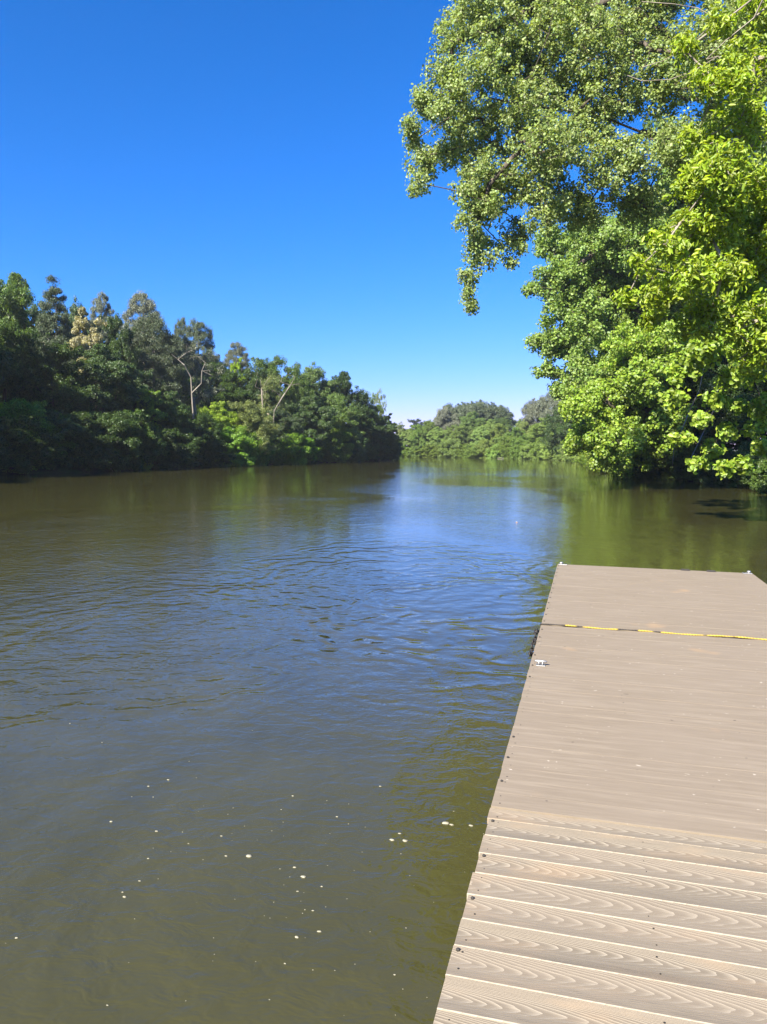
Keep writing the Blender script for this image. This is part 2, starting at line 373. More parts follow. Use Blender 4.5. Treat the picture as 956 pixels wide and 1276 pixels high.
PROTO = {}
PROTO['oakA'] = (proto_broad(11, W=7.4), 7.4); PROTO['oakB'] = (proto_broad(12, W=6.6, shape=.8), 6.6); PROTO['oakC'] = (proto_broad(13, W=8.0, lobes=9), 8.0)
PROTO['oval'] = (proto_broad(14, W=5.0, lobes=8, nclump=70, low=.1), 5.0); PROTO['airy'] = (proto_broad(15, W=6.0, density=.35, nclump=60, low=.3, leaf=.15, mats=(M_leaf, M_barkpale), name='sparse_tree'), 6.0)
PROTO['shrubA'] = (proto_broad(16, W=10.5, low=0.0, multi=4, nclump=120, leaf=.26, name='shrub', lobes=9), 10.5); PROTO['shrubB'] = (proto_broad(17, W=12.5, low=0.0, multi=5, nclump=130, leaf=.28, name='shrub', lobes=10), 12.5)
PROTO['pineA'] = (proto_pine(21, W=6.0), 6.0); PROTO['pineB'] = (proto_pine(22, W=5.4, low=.3, dome=False, n=110), 5.4); PROTO['pineC'] = (proto_pine(23, W=6.6, low=.5, n=95), 6.6)
PROTO['pinefull'] = (proto_pine(24, W=7.0, low=.12, n=170), 7.0)
PROTO['domepine'] = (proto_broad(25, W=8.0, lobes=9, low=.2, nclump=130, leaf=.15, nleaf=420, mats=(M_needle, M_barkgrey), name='pine_tree'), 8.0)
used = {}
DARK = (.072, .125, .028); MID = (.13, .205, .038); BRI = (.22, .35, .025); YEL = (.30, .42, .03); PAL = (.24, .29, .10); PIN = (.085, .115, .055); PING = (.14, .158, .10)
FARG = (.22, .31, .07); CRE = (.44, .41, .25)
def place(kind, px, ytop, wpx, D, colour, label, group=None, name=None, zb=None, cat=None, bark=None):
    top = P(px, ytop, D); x, y = top[0], D; zb = gh(x, y)-.1 if zb is None else zb
    H = top[2]-zb; Wd = wpx*D/F; proto, PW = PROTO[kind]
    o = proto if kind not in used else copy_tree(proto); used[kind] = 1
    o.location = (x, y, zb); o.scale = (Wd/PW, Wd/PW, H/10.0); o.rotation_euler = (0, 0, random.uniform(0, 6.28))
    for ch in [c for c in bpy.data.objects if c.parent == o]:
        if ch.name.startswith('crown'): ch.color = (*colour, 1)
    if name: o.name = name
    for k in ('label', 'category', 'group'):
        if k in o: del o[k]
    tag(o, label, cat or ('shrub' if kind.startswith('shrub') else 'tree'), group); return o
def jc(c, s=.12):
    k = random.uniform(1-s, 1+s); return tuple(v*k*random.uniform(1-s*.25, 1+s*.25) for v in c)
G_L = 'trees of the wood on the left bank'; G_F = 'trees on the far bank at the bend'; G_R = 'trees on the right bank'
PALE_WOOD = 'sparse_tree'
# ---- left bank, skyline row then nearer rows
L = [
 ('oakB', 22, 337, 85, 74, MID, 'tall grey-green broadleaf tree at the far left edge of the skyline'),
 ('pineB', 66, 341, 70, 68, PIN, 'dark pine with branches reaching right, beside the leftmost skyline tree'),
 ('oakA', 97, 371, 50, 78, DARK, 'dark rounded tree on the skyline behind the cream blossoming tree'),
 ('oval', 104, 377, 66, 66, CRE, 'cream blossoming tree standing out pale against the dark left wood'),
 ('pineA', 127, 366, 38, 88, PING, 'small airy grey pine on the skyline just right of the blossoming tree'),
 ('oakC', 147, 388, 58, 72, (.085, .14, .035), 'light green tree immediately right of the cream blossoming tree'),
 ('pineC', 178, 366, 64, 88, PING, 'dome topped grey pine, tallest between the blossoming tree and the forked white trunk'),
 ('pinefull', 192, 392, 84, 76, PIN, 'broad layered pine with a bare pale trunk showing under it'),
 ('pineA', 226, 397, 30, 96, PIN, 'small dark pine on the skyline right of the dome topped pine'),
 ('pineC', 247, 401, 54, 94, PIN, 'dark pine on the skyline above the forked white trunk'),
 ('airy', 241, 424, 70, 80, PING, 'thin crowned tree on a forked white trunk'),
 ('pineA', 295, 427, 40, 102, PING, 'lone grey pine standing up from the dip in the skyline'),
 ('oval', 294, 440, 26, 92, YEL, 'small yellow-green tree just under the lone grey pine'),
 ('oakB', 272, 450, 60, 90, DARK, 'dark tree between the forked white trunk and the lone grey pine'),
 ('oakA', 318, 452, 60, 92, DARK, 'dark tree to the lower right of the lone grey pine'),
 ('oakC', 350, 441, 78, 97, MID, 'broad green round-topped tree right of the lone grey pine'),
 ('oakA', 392, 452, 66, 104, MID, 'green tree second of the rounded crowns descending to the point'),
 ('oakB', 430, 461, 56, 108, (.055, .10, .025), 'green tree third of the rounded crowns descending to the point'),
 ('oakC', 455, 485, 50, 111, MID, 'lower green tree near the tip of the left point'),
 ('airy', 472, 482, 20, 113.5, PAL, 'thin upright tree poking above the tip of the left point'),
 ('oval', 481, 512, 26, 115.5, DARK, 'small dark tree last on the tip of the left point'),
 ('airy', 337, 462, 50, 90, PAL, 'sparse tree with pale bare leaning trunks among the green crowns'),
 ('oakA', 5, 395, 90, 60, DARK, 'dark shaded tree cut by the left edge below the skyline'),
 ('oakC', 62, 425, 110, 61, DARK, 'large dark dome of shaded foliage below the cream blossoming tree'),
 ('oakB', 120, 428, 100, 64, DARK, 'large shaded green tree just right of the dark dome'),
 ('oakC', 160, 452, 76, 68, DARK, 'shaded tree between the large shaded dome and the sunlit pair of bushes'),
 ('oval', 187, 476, 50, 67, BRI, 'sunlit yellow-green crown under the broad layered pine'),
 ('oakB', 213, 486, 56, 68, (.08, .14, .025), 'mid green crown touching the sunlit one under the broad layered pine'),
 ('oakA', 252, 512, 50, 74, DARK, 'dark low tree under the forked white trunk'),
 ('oakB', 272, 499, 54, 77, YEL, 'bright lime green bushy tree low on the bank at the middle of the left wood'),
 ('oakC', 312, 497, 68, 79, PAL, 'pale green tree with thin twigs beside the lime green one'),
 ('oakA', 350, 507, 62, 86, (.07, .115, .035), 'grey-green tree right of the pale green one, low on the bank'),
 ('oakB', 386, 492, 66, 94, DARK, 'dark hollow-looking tree below the rounded crowns'),
 ('oakC', 420, 488, 64, 101, MID, 'green tree above the waterline two thirds along the left bank'),
 ('oakA', 448, 503, 56, 106, (.055, .1, .022), 'green tree near the water before the tip of the left point'),
 ('oakB', 473, 520, 46, 111, DARK, 'dark tree overhanging the water at the tip of the left point'),
]
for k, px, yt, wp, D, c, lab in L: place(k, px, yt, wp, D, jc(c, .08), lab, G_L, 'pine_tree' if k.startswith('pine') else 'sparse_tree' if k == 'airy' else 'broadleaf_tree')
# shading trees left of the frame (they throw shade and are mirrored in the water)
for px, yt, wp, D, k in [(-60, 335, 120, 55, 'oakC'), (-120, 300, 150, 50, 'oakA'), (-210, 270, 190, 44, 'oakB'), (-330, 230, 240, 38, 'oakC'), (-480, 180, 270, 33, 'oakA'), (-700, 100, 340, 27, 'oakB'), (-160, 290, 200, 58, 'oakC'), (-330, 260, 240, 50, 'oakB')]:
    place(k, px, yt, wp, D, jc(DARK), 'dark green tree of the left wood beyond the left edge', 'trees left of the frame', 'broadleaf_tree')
# waterline shrubs of the left bank
def shore(t, pts):
    seg = np.hypot(*np.diff(pts, axis=0).T); cu = np.r_[0, np.cumsum(seg)]; s = t*cu[-1]; i = min(int(np.searchsorted(cu, s, side='right'))-1, len(seg)-1); f = (s-cu[i])/seg[i]; return pts[i]*(1-f)+pts[i+1]*f
LS = np.array([(-26.6, 40), (-24.6, 48), (-21.2, 53), (-17.2, 70), (-9.2, 92), (1.0, 114.6), (1.2, 117)])
def shrub(x, y, wid, hei, colour, label, group, k=None):
    k = k or random.choice(['shrubA', 'shrubB']); proto, PW = PROTO[k]; o = proto if k not in used else copy_tree(proto); used[k] = 1
    o.location = (x, y, gh(x, y)-.35); o.scale = (wid/PW, wid/PW, hei/10); o.rotation_euler = (0, 0, random.uniform(0, 6.28)); o.name = 'shrub'
    for ch in [c for c in bpy.data.objects if c.parent == o]:
        if ch.name.startswith('crown'): ch.color = (*colour, 1)
    for q in ('label', 'category', 'group'):
        if q in o: del o[q]
    tag(o, label, 'shrub', group); return o
LM = [(-20, 'the left edge of the wood'), (28, 'the bright green bush at far left'), (72, 'the leftmost dark pine'), (104, 'the cream blossoming tree'), (140, 'the bleached bent branch'), (178, 'the dome topped pine'), (213, 'the sunlit pair of crowns'),
      (243, 'the forked white trunk'), (272, 'the lime green bushy tree'), (305, 'the pale green twiggy tree'), (330, 'the straight white snag'), (360, 'the leaning pale dead trunk'), (392, 'the second rounded crown'), (430, 'the third rounded crown'), (460, 'the low tree near the point'), (488, 'the tip of the left point'),
      (500, 'the bare-twigged tree by the point'), (540, 'the gap of open sky'), (565, 'the left end of the far pine clump'), (597, 'the tallest far pine'), (627, 'the small white post'), (657, 'the bright yellow-green far tree'), (690, 'the tall grey treetop'), (726, 'the foot of the big right trees'), (770, 'the low spreading right tree'), (810, 'the tree dipping into the river'),
      (840, 'the slanting bare stems'), (868, 'the first tangle of bare branches'), (910, 'the hanging light sprays'), (956, 'the right edge')]
seen = set()
def where(x, y): d = np.array([x, y, 0])-CAM; return 478+F*float(d@rt)/float(d@fw)
def lab_for(x, y, base, tail='at the waterline', bel='below'):
    px = where(x, y)
    order = sorted(LM, key=lambda q: abs(q[0]-px))[:2]
    for lx, nm in order:
        dd = px-lx; rels = [bel] if abs(dd) < 7 else (['just left of', 'farther left of'] if dd < 0 else ['just right of', 'farther right of'])
        for rel in rels+['close to']:
            l = f'{base} {tail} {rel} {nm}'
            if l not in seen and len(l.split()) <= 16: seen.add(l); return l
    return None
def tone(c): g = c[1]; return 'dark' if g < .10 else 'mid green' if g < .15 else 'light green' if g < .24 else 'yellow-green'
NS = 28
for i in range(NS):
    p = shore((i+.5)/NS, LS); inn = random.uniform(-.2, 1.6)
    wd_ = random.uniform(4.0, 6.2); ht_ = random.uniform(2.2, 4.6); x_, y_ = p[0]-inn*.93, p[1]+inn*.36; cc = jc((.17, .29, .03) if 262 < where(x_, y_) < 430 else DARK, .25)  # sunlit stretch of the bank: sunlight put into a brighter leaf green
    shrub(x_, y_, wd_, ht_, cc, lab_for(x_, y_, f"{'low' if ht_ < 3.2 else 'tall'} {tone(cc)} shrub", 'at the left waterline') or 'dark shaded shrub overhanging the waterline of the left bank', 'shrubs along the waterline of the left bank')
for px, py, wd, ht, D, c, lab in [(28, 500, 5.2, 4.6, 52, (.14, .28, .03), 'bright green bush near the water at the far left'), (72, 520, 4.2, 3.8, 54, (.10, .20, .03), 'green bush right of the bright one at the far left'),
                          (178, 563, 1.8, 1.5, 62, YEL, 'tiny yellow-green bush catching sun at the shaded waterline'), (310, 560, 3.6, 2.4, 80, BRI, 'sunlit low bush under the pale green tree'),
                          (345, 562, 3.8, 2.3, 85, BRI, 'sunlit low bush second from the pale green tree'), (372, 558, 4.0, 3, 90, (.08, .15, .02), 'leafy low bush hanging over the water mid left bank'),
                          (432, 556, 4.4, 4, 101, (.075, .14, .03), 'green bush hanging over the water near the point')]:
    q = P(px, py, D); shrub(q[0], D, wd, ht, c, lab, None)

# filler behind the named crowns
for px, yt, wp, D, k in [(-30, 345, 90, 80, 'oakA'), (40, 375, 80, 84, 'oakC'), (130, 400, 70, 92, 'oakB'), (165, 405, 70, 96, 'oakA'), (215, 415, 70, 100, 'oakC'), (262, 440, 60, 104, 'oakB'),
                         (330, 455, 60, 108, 'oakC'), (30, 440, 90, 66, 'oakB'), (100, 460, 90, 70, 'oakA'), (205, 450, 80, 84, 'oakA'), (240, 470, 70, 86, 'oakC'), (285, 475, 60, 88, 'oakB'), (320, 480, 60, 92, 'oakA'), (372, 470, 60, 100, 'oakC'), (408, 475, 50, 108, 'oakA')]:
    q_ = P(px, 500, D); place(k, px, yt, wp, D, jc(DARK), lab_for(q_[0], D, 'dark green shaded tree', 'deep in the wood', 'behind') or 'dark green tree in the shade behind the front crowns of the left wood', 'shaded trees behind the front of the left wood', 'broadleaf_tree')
# trees filling the gaps behind the far hedge
for px, yt, D in [(505, 540, 182), (522, 538, 184), (540, 536, 184), (560, 535, 182), (640, 534, 178)]:
    q_ = P(px, 560, D); place('oakC', px, yt, 34, D, jc(FARG, .1), lab_for(q_[0], D, 'green tree', 'behind the far hedge', 'behind'), 'trees behind the far hedge', 'broadleaf_tree')
# ---- far bank
FB = [
 ('oakC', 522, 521, 34, 300, (.05, .08, .04), 'distant dark rounded treetop above the far hedge', 'broadleaf_tree'),
 ('oakA', 538, 526, 26, 300, (.05, .08, .04), 'small distant treetop right of the distant dark rounded one', 'broadleaf_tree'),
 ('airy', 498, 524, 14, 174, PAL, 'thin bare-twigged tree beside the left point on the far bank', 'sparse_tree'),
 ('domepine', 554, 504, 42, 184, PING, 'grey leftmost pine of the dark clump on the far bank', 'pine_tree'),
 ('domepine', 574, 499, 52, 186, PIN, 'brown-green second pine of the dark clump on the far bank', 'pine_tree'),
 ('domepine', 597, 496, 52, 188, PIN, 'tallest pine of the dark clump on the far bank', 'pine_tree'),
 ('domepine', 622, 503, 52, 186, PIN, 'rightmost pine of the dark clump on the far bank', 'pine_tree'),
 ('domepine', 586, 498, 46, 183, PIN, 'broad dark pine between the tallest pine and the left pines, far bank', 'pine_tree'),
 ('domepine', 611, 499, 44, 184, PIN, 'broad dark pine right of the tallest pine on the far bank', 'pine_tree'),
 ('oakB', 588, 512, 34, 178, MID, 'dark green tree in front of the pine clump on the far bank', 'broadleaf_tree'),
 ('oakA', 625, 519, 44, 172, (.11, .17, .045), 'pale green rounded tree right of the pine clump on the far bank', 'broadleaf_tree'),
 ('oakC', 603, 528, 30, 170, FARG, 'green crown just left of the pale green rounded tree on the far bank', 'broadleaf_tree'),
 ('oakB', 648, 521, 18, 176, MID, 'narrow dark treetop between the rounded tree and the grey tree', 'broadleaf_tree'),
 ('domepine', 668, 494, 42, 165, PING, 'grey leftmost treetop showing behind the right bank slope', 'pine_tree'),
 ('domepine', 690, 484, 46, 160, PING, 'tall grey treetop just left of the big right trees', 'pine_tree'),
 ('oakB', 678, 520, 44, 148, FARG, 'green tree below the grey treetops on the far bank', 'broadleaf_tree'),
 ('oakC', 702, 500, 52, 138, (.09, .15, .04), 'green tree on the slope right of the grey treetops', 'broadleaf_tree'),
 ('oakA', 726, 482, 60, 128, (.085, .145, .035), 'tall green tree at the foot of the big right trees', 'broadleaf_tree'),
 ('oakB', 755, 450, 90, 112, MID, 'tall shaded tree behind the big right trees', 'broadleaf_tree'),
 ('oakA', 657, 541, 26, 155, (.13, .22, .03), 'bright yellow-green small tree at the far waterline', 'broadleaf_tree'),
]
for k, px, yt, wp, D, c, lab, nm in FB: place(k, px, yt, wp, D, jc(c, .06), lab, G_F, nm)
for i, px in enumerate(range(500, 700, 11)):
    yt = 530+6*math.sin(i*1.7)+random.uniform(-3, 3); D_ = 172-(px-500)*.07+random.uniform(-1, 4); cc = jc(FARG, .22); q_ = P(px, 560, D_)
    place(random.choice(['oakA', 'oakB', 'oakC']), px, yt, random.uniform(24, 34), D_, cc, lab_for(q_[0], D_, f'{tone(cc)} rounded tree', 'in the far hedge') or 'rounded green crown in the low hedge of trees on the far bank', 'low trees of the hedge on the far bank', 'broadleaf_tree')
FS = np.array([(-14, 173.5), (4, 167), (20, 158), (31, 146), (33, 135), (29.5, 106), (26, 92), (23, 78), (18.8, 57)])
NF = 54
for i in range(NF):
    p = shore((i+.5)/NF, FS); f = i/NF; near = f > .62; x_, y_ = p[0]+random.uniform(-.2, .5), p[1]+random.uniform(-.7, .3); wd_ = random.uniform(3.8, 6.0); ht_ = random.uniform(2.4, 5.0); cc = jc((.22, .31, .06) if not near else (.19, .28, .04), .22)
    shrub(x_, y_, wd_, ht_, cc, lab_for(x_, y_, f"{'low' if ht_ < 3.4 else 'tall'} {tone(cc)} shrub") or 'sunlit green shrub low on the bank by the big right trees', 'shrubs along the far and right waterline')

# ---- right bank: individually grown trees
def grown(name, trunk, blobs, L, W, colour, label, rbase, leafmat, barkmat, dens=1.0, thick=1.0, lines=(), rs=.34, six=True, lai=2.2, up=.4, sides=6, rtip=.009, seed=1, group=G_R, wpath=.25):
    global rng; rng = np.random.default_rng(seed)
    sk = Skel(trunk)
    for ln in lines: sk.line(ln)
    T = []; R_ = []
    for px, py, r, D in blobs:
        rr = r*D/F; nrep = 2 if thick > .5 else 1
        for k in range(nrep):
            d = D+rng.normal(0, 1)*rr*thick*(0.5 if k == 0 else 1.2)+(rr*thick*.9 if k else 0)
            q = P(px+(rng.normal(0, .25)*r if k else 0), py+(rng.normal(0, .25)*r if k else 0), d); q[2] = max(q[2], .5); T.append(q); R_.append(rr*(1 if k == 0 else .85))
    T = np.array(T); sk.grow(T, 1, wob=.12, sag=.06, seg=1.2, wpath=wpath)
    clumps = []
    for c, r in zip(T, R_):
        ns = max(4, int(3.6*(r/rs)**2)); sub = []
        for sc_, q in subclumps(c, r, ns, rs, .85):
            sc_[2] = max(sc_[2], .25+.3*rng.random()); sub.append(sc_); nl = lai*dens*q*q*3.6/(L*L*W*.6); clumps.append((sc_, q, nl*rng.uniform(.45, 1.3), .85))
        sub = np.array(sub); A = np.array(sk.p)
        near = np.argmin(((A[None]-c)**2).sum(2)[0]) 
        for s_ in sub[:max(3, int(len(sub)*.7))]:
            j = int(np.argmin(((np.array(sk.p)[-400:]-s_)**2).sum(1)))+max(0, len(sk.p)-400)
            a = sk.p[j]
            if np.linalg.norm(s_-a) > r*1.6: j = int(near); a = sk.p[j]
            mid = (a+s_)/2+rng.normal(0, .05*r, 3); sk._add(mid, j); sk._add(s_, len(sk.p)-1)
    tb = trunk[0]
    return emit_tree(name, tuple(tb), sk, clumps, dict(L=L, W=W, six=six, up=up, jit=.55, shell=.5, fold=.12), (leafmat, barkmat), label, 'tree', group, colour, rtip=rtip, rbase=rbase, sides=sides)

def near_(Dv, lst, sp=2.0):
    rr = random.Random(len(lst)); return [(a, b, c, Dv+rr.uniform(-sp, sp)) for a, b, c in lst]
T1 = [(584, 262, 10), (590, 288, 12), (598, 300, 10), (590, 328, 11), (583, 360, 8), (588, 385, 6), (606, 245, 14), (628, 308, 11), (645, 310, 9), (515, 178, 9), (508, 155, 8), (520, 238, 8), (532, 212, 12), (590, 15, 32), (566, 52, 24), (620, 40, 42), (556, 90, 26), (600, 95, 40), (530, 128, 22), (570, 140, 36), (512, 162, 13), (526, 195, 22), (522, 228, 13), (558, 188, 26), (600, 175, 42), (650, 70, 46), (650, 135, 50), (700, 30, 46), (700, 100, 46),
      (580, 240, 18), (596, 215, 28), (576, 275, 14), (602, 262, 26), (594, 308, 18), (586, 345, 14), (586, 374, 9), (622, 232, 38), (642, 290, 20), (633, 326, 9), (612, 322, 12), (660, 210, 44), (684, 262, 36), (700, 180, 46), (750, 60, 52), (750, 130, 46), (766, 205, 46),
      (800, 30, 54), (830, 100, 50), (880, 60, 52), (930, 20, 50), (910, 140, 44), (840, 185, 42), (735, 252, 36), (660, 8, 38), (720, -30, 60), (820, -40, 60), (920, -40, 60), (640, -35, 40), (596, -22, 24), (960, 90, 40), (800, 250, 40)]
b1 = np.array([22.5, 33, gh(22.5, 33)-.3])
lines1 = [[P(930, 190, 31), P(860, 175, 30.5), P(800, 165, 30), P(762, 150, 30), P(735, 141, 30), P(700, 137, 29.5), P(650, 130, 29), P(600, 120, 29)],
          [P(800, 168, 30), P(770, 178, 30), P(730, 174, 30), P(690, 170, 29.5), P(640, 195, 29), P(610, 230, 29), P(596, 275, 29)],
          [P(900, 100, 31), P(840, 50, 30), P(790, 20, 30), P(760, 0, 30), P(700, -20, 29.5)]]
grown('overhanging_tree', [b1, b1+(0, 0, 4), b1+(-.4, -.3, 8), b1+(-1.5, -.8, 11), P(960, 160, 31.5), P(935, 130, 31)], near_(30, T1, 1.8), .10, .8, (.26, .335, .095), 'big tree whose crown reaches far left over the river against blue sky', .22, M_leafglossy, M_bark, lines=lines1, dens=.30, rs=.27, seed=31)
T2 = [(692, 302, 26), (740, 300, 36), (702, 350, 32), (664, 357, 9), (722, 400, 42), (690, 430, 26), (668, 423, 11), (682, 462, 13), (760, 350, 46), (800, 300, 46), (840, 260, 50), (780, 420, 46), (830, 350, 50), (740, 455, 36), (708, 478, 22), (880, 300, 50), (880, 230, 50), (870, 400, 50), (930, 350, 60), (940, 260, 50)]
b2 = np.array([30, 63, gh(30, 63)-.3])
grown('broadleaf_tree', [b2, b2+(-.4, 0, 4), b2+(-1.5, 0, 8), b2+(-3.5, 0, 11)], near_(61, T2, 2.5), .22, .75, (.21, .31, .055), 'tree below the overhanging crown on the right bank, bare spur on its left', .24, M_leafglossy, M_bark, dens=.66, rs=.6, seed=32,
      lines=[[P(700, 362, 60), P(675, 358, 60), P(666, 345, 60)]])
T3 = [(742, 500, 36), (716, 508, 16), (772, 505, 40), (805, 470, 40), (738, 540, 28), (768, 548, 34), (800, 552, 30), (828, 515, 34), (722, 552, 16), (808, 580, 13), (838, 552, 20), (790, 435, 40), (840, 435, 40), (750, 572, 14), (775, 580, 12)]
b3 = np.array([21.6, 52.5, gh(21.6, 52.5)-.3])
grown('broadleaf_tree', [b3, b3+(-.4, 0, 2), b3+(-1, 0, 5), b3+(-2, 0, 8)], near_(51.5, T3, 1.2), .19, .8, (.25, .36, .035), 'low spreading light green tree dipping into the river on the right bank', .28, M_leafglossy, M_bark, dens=.78, rs=.45, seed=33)
T4 = [(890, 200, 28), (905, 262, 32), (868, 225, 22), (960, 300, 40), (900, 340, 32), (945, 400, 38), (850, 275, 20), (940, 75, 34), (900, 108, 34), (930, 160, 38), (868, 168, 22), (900, 222, 40), (945, 232, 40), (862, 240, 24), (882, 290, 40), (932, 312, 46), (832, 300, 20), (860, 338, 34), (922, 380, 44), (880, 400, 34), (828, 366, 20), (950, 440, 30), (852, 62, 18), (954, 20, 26), (902, 22, 18), (800, 330, 13), (815, 395, 12), (780, 370, 9), (1010, 100, 60), (1010, 250, 60), (1010, 400, 60)]
b4 = np.array([17.5, 19, gh(17.5, 19)-.3])
lines4 = [[P(975, -8, 19), P(940, 22, 19), P(905, 50, 19), P(880, 74, 19)], [P(960, -20, 18.5), P(930, 5, 18.5), P(900, 28, 18.5), P(868, 52, 18.5), P(826, 76, 18.5), P(800, 84, 18.5)], [P(895, 70, 19), P(865, 88, 19), P(835, 99, 19), P(800, 101, 19), P(782, 94, 19)],
          [P(870, 10, 18.5), P(840, 5, 18.5), P(800, 2, 18.5)]]
grown('broadleaf_tree', [b4, b4+(-.4, 0, 3), b4+(-1.5, 0, 6), b4+(-3.4, -.2, 8.2), b4+(-4.6, 0, 9.5), P(1010, 60, 19), P(990, 10, 19)], near_(18.2, T4, 1.4), .14, .40, (.28, .375, .018), 'nearest tree, vivid yellow-green narrow leaves along the right edge', .085, M_leaf, M_barkpale, dens=.40, rs=.24, seed=34, lines=lines4)
T5 = [(868, 520, 11), (850, 548, 11), (888, 562, 9), (925, 578, 9), (905, 585, 8), (872, 580, 9), (835, 500, 12), (940, 535, 11), (908, 472, 16), (893, 500, 10), (932, 462, 18), (952, 505, 16), (905, 536, 9), (882, 438, 20), (842, 470, 12), (948, 556, 8), (868, 455, 13), (930, 430, 26), (900, 415, 24), (918, 505, 9), (1000, 430, 40)]
b5 = np.array([19.5, 30, gh(19.5, 30)-.3])
grown('broadleaf_tree', [b5, b5+(-.3, 0, 3), b5+(-1.2, -.5, 6), P(990, 400, 27)], near_(25.5, T5, 1.0), .17, .7, (.27, .38, .035), 'tree at right edge with light green sprays hanging before a dark hollow', .035, M_leafglossy, M_bark, dens=.7, rs=.26, seed=35)
# dark backing trees and waterline growth on the right
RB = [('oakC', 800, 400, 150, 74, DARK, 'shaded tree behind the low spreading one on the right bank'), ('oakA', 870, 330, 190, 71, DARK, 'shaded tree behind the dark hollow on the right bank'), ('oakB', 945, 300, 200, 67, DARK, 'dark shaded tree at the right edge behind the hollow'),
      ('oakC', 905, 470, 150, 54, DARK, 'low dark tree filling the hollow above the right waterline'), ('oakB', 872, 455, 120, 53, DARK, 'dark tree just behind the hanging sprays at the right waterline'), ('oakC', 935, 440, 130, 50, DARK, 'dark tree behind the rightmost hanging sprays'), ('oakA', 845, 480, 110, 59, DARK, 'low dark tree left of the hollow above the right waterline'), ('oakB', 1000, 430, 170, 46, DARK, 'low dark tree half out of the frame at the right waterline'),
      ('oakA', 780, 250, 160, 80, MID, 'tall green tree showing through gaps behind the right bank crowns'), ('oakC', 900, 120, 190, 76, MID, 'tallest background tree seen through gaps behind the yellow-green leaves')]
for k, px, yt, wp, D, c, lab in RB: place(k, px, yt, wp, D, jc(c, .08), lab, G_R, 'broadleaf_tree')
RS = np.array([(18.8, 56), (19.6, 49), (20.6, 42), (18.6, 34)])
for i in range(13):
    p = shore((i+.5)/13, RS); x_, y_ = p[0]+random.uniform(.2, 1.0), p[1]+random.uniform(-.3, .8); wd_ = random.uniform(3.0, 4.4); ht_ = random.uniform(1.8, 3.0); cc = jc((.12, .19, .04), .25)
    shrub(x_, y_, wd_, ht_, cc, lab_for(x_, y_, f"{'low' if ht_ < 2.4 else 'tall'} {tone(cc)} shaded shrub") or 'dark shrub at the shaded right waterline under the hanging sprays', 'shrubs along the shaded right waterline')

# dead pale trunks and driftwood
def wood(name, pts, rad, mat, label, cat, n=7):
    mb = MB()
    segs = pts if isinstance(pts[0], list) else [pts]
    b = Vector(segs[0][0])
    for s_, r_ in zip(segs, rad if isinstance(rad[0], list) else [rad]): mb.tube([Vector(p)-b for p in s_], r_, n)
    o = mb.build(name, mat, None, True); o.location = b; return tag(o, label, cat)
def pp(D, *q): return [P(a, b, D) for a, b in q]
def snag(trunk, targets, mat, label, rbase, seed):
    global rng; rng = np.random.default_rng(seed); sk = Skel(trunk); sk.grow(np.array(targets), 1, wob=.18, sag=.10, seg=.7, wpath=.15)
    for p_ in list(sk.p[len(trunk):]):
        if rng.random() < .7:
            j = len(sk.p)-1; k = int(np.argmin([np.linalg.norm(p_-q) for q in sk.p])); sk._add(p_+rng.normal(0, .5, 3)+(0, 0, .35), k)
    V, Fq = sk.mesh(.014, rbase, 5, 1.9); o = link(bpy.data.objects.new('dead_tree', mesh_np('dead_tree', V-sk.p[0], Fq, mat, smooth=True))); o.location = tuple(sk.p[0]); tag(o, label, 'dead tree', 'dead trees in the left wood')
snag(pp(74.5, (243, 560), (241, 520), (239, 490), (238, 470)), pp(74.2, (222, 448), (230, 455), (247, 444), (240, 436), (262, 462), (256, 452), (232, 440), (251, 478)), M_barkgrey, 'forked white dead trunk in the dark middle of the left wood', .085, 51)
snag(pp(83, (331, 560), (328, 515), (326, 485), (324, 470)), pp(82.6, (318, 482), (333, 474), (329, 492), (320, 468)), M_barkpale, 'straight white snag among the round green crowns of the left wood', .075, 52)
snag(pp(85, (338, 560), (342, 512), (352, 495), (362, 480)), pp(84.5, (368, 470), (350, 476), (374, 478), (358, 466), (340, 486), (346, 470)), M_barkgrey, 'leaning pale dead trunk right of the straight white snag', .075, 53)
q = onz(133, 587, 0)
wood('driftwood', [[q+(-.3, 0, -.1), q+(-.1, 0, .6), q+(.0, 0, 1.0)], [q+(0, 0, .45), q+(.45, 0, 1.0), q+(.8, .1, 1.05), q+(1.5, .1, .62)], [q+(.0, 0, .5), q+(.4, 0, .1), q+(.5, 0, -.1)]], [[.06, .07, .04], [.05, .05, .05, .02], [.05, .04, .03]], M_barkpale, 'bleached bent branch sticking out of the shaded left waterline', 'driftwood')
for i, (px, py, sc_, lab) in enumerate([(868, 598, 1.0, 'tangle of bare brown branches dipping into water below the dark hollow'), (925, 602, 1.25, 'tangle of bare branches in the water near the right edge')]):
    q = onz(px, py, 0); rr = random.Random(i+5); segs = []; rads = []
    for k in range(9):
        a = rr.uniform(-2.9, -.2) if k % 2 else rr.uniform(0, 6.28); l_ = rr.uniform(1.2, 2.6)*sc_; h_ = rr.uniform(.1, 1.3)
        s0 = q+(.9, .9, .45); e_ = s0+np.array([math.cos(a)*l_, math.sin(a)*l_*.5, h_-.5]); m_ = (s0+e_)/2+(0, 0, rr.uniform(.1, .4)); segs.append([s0, m_, e_]); rads.append([.045, .03, .01])
    wood('fallen_branch', segs, rads, M_barkgrey, lab, 'branch', 5)
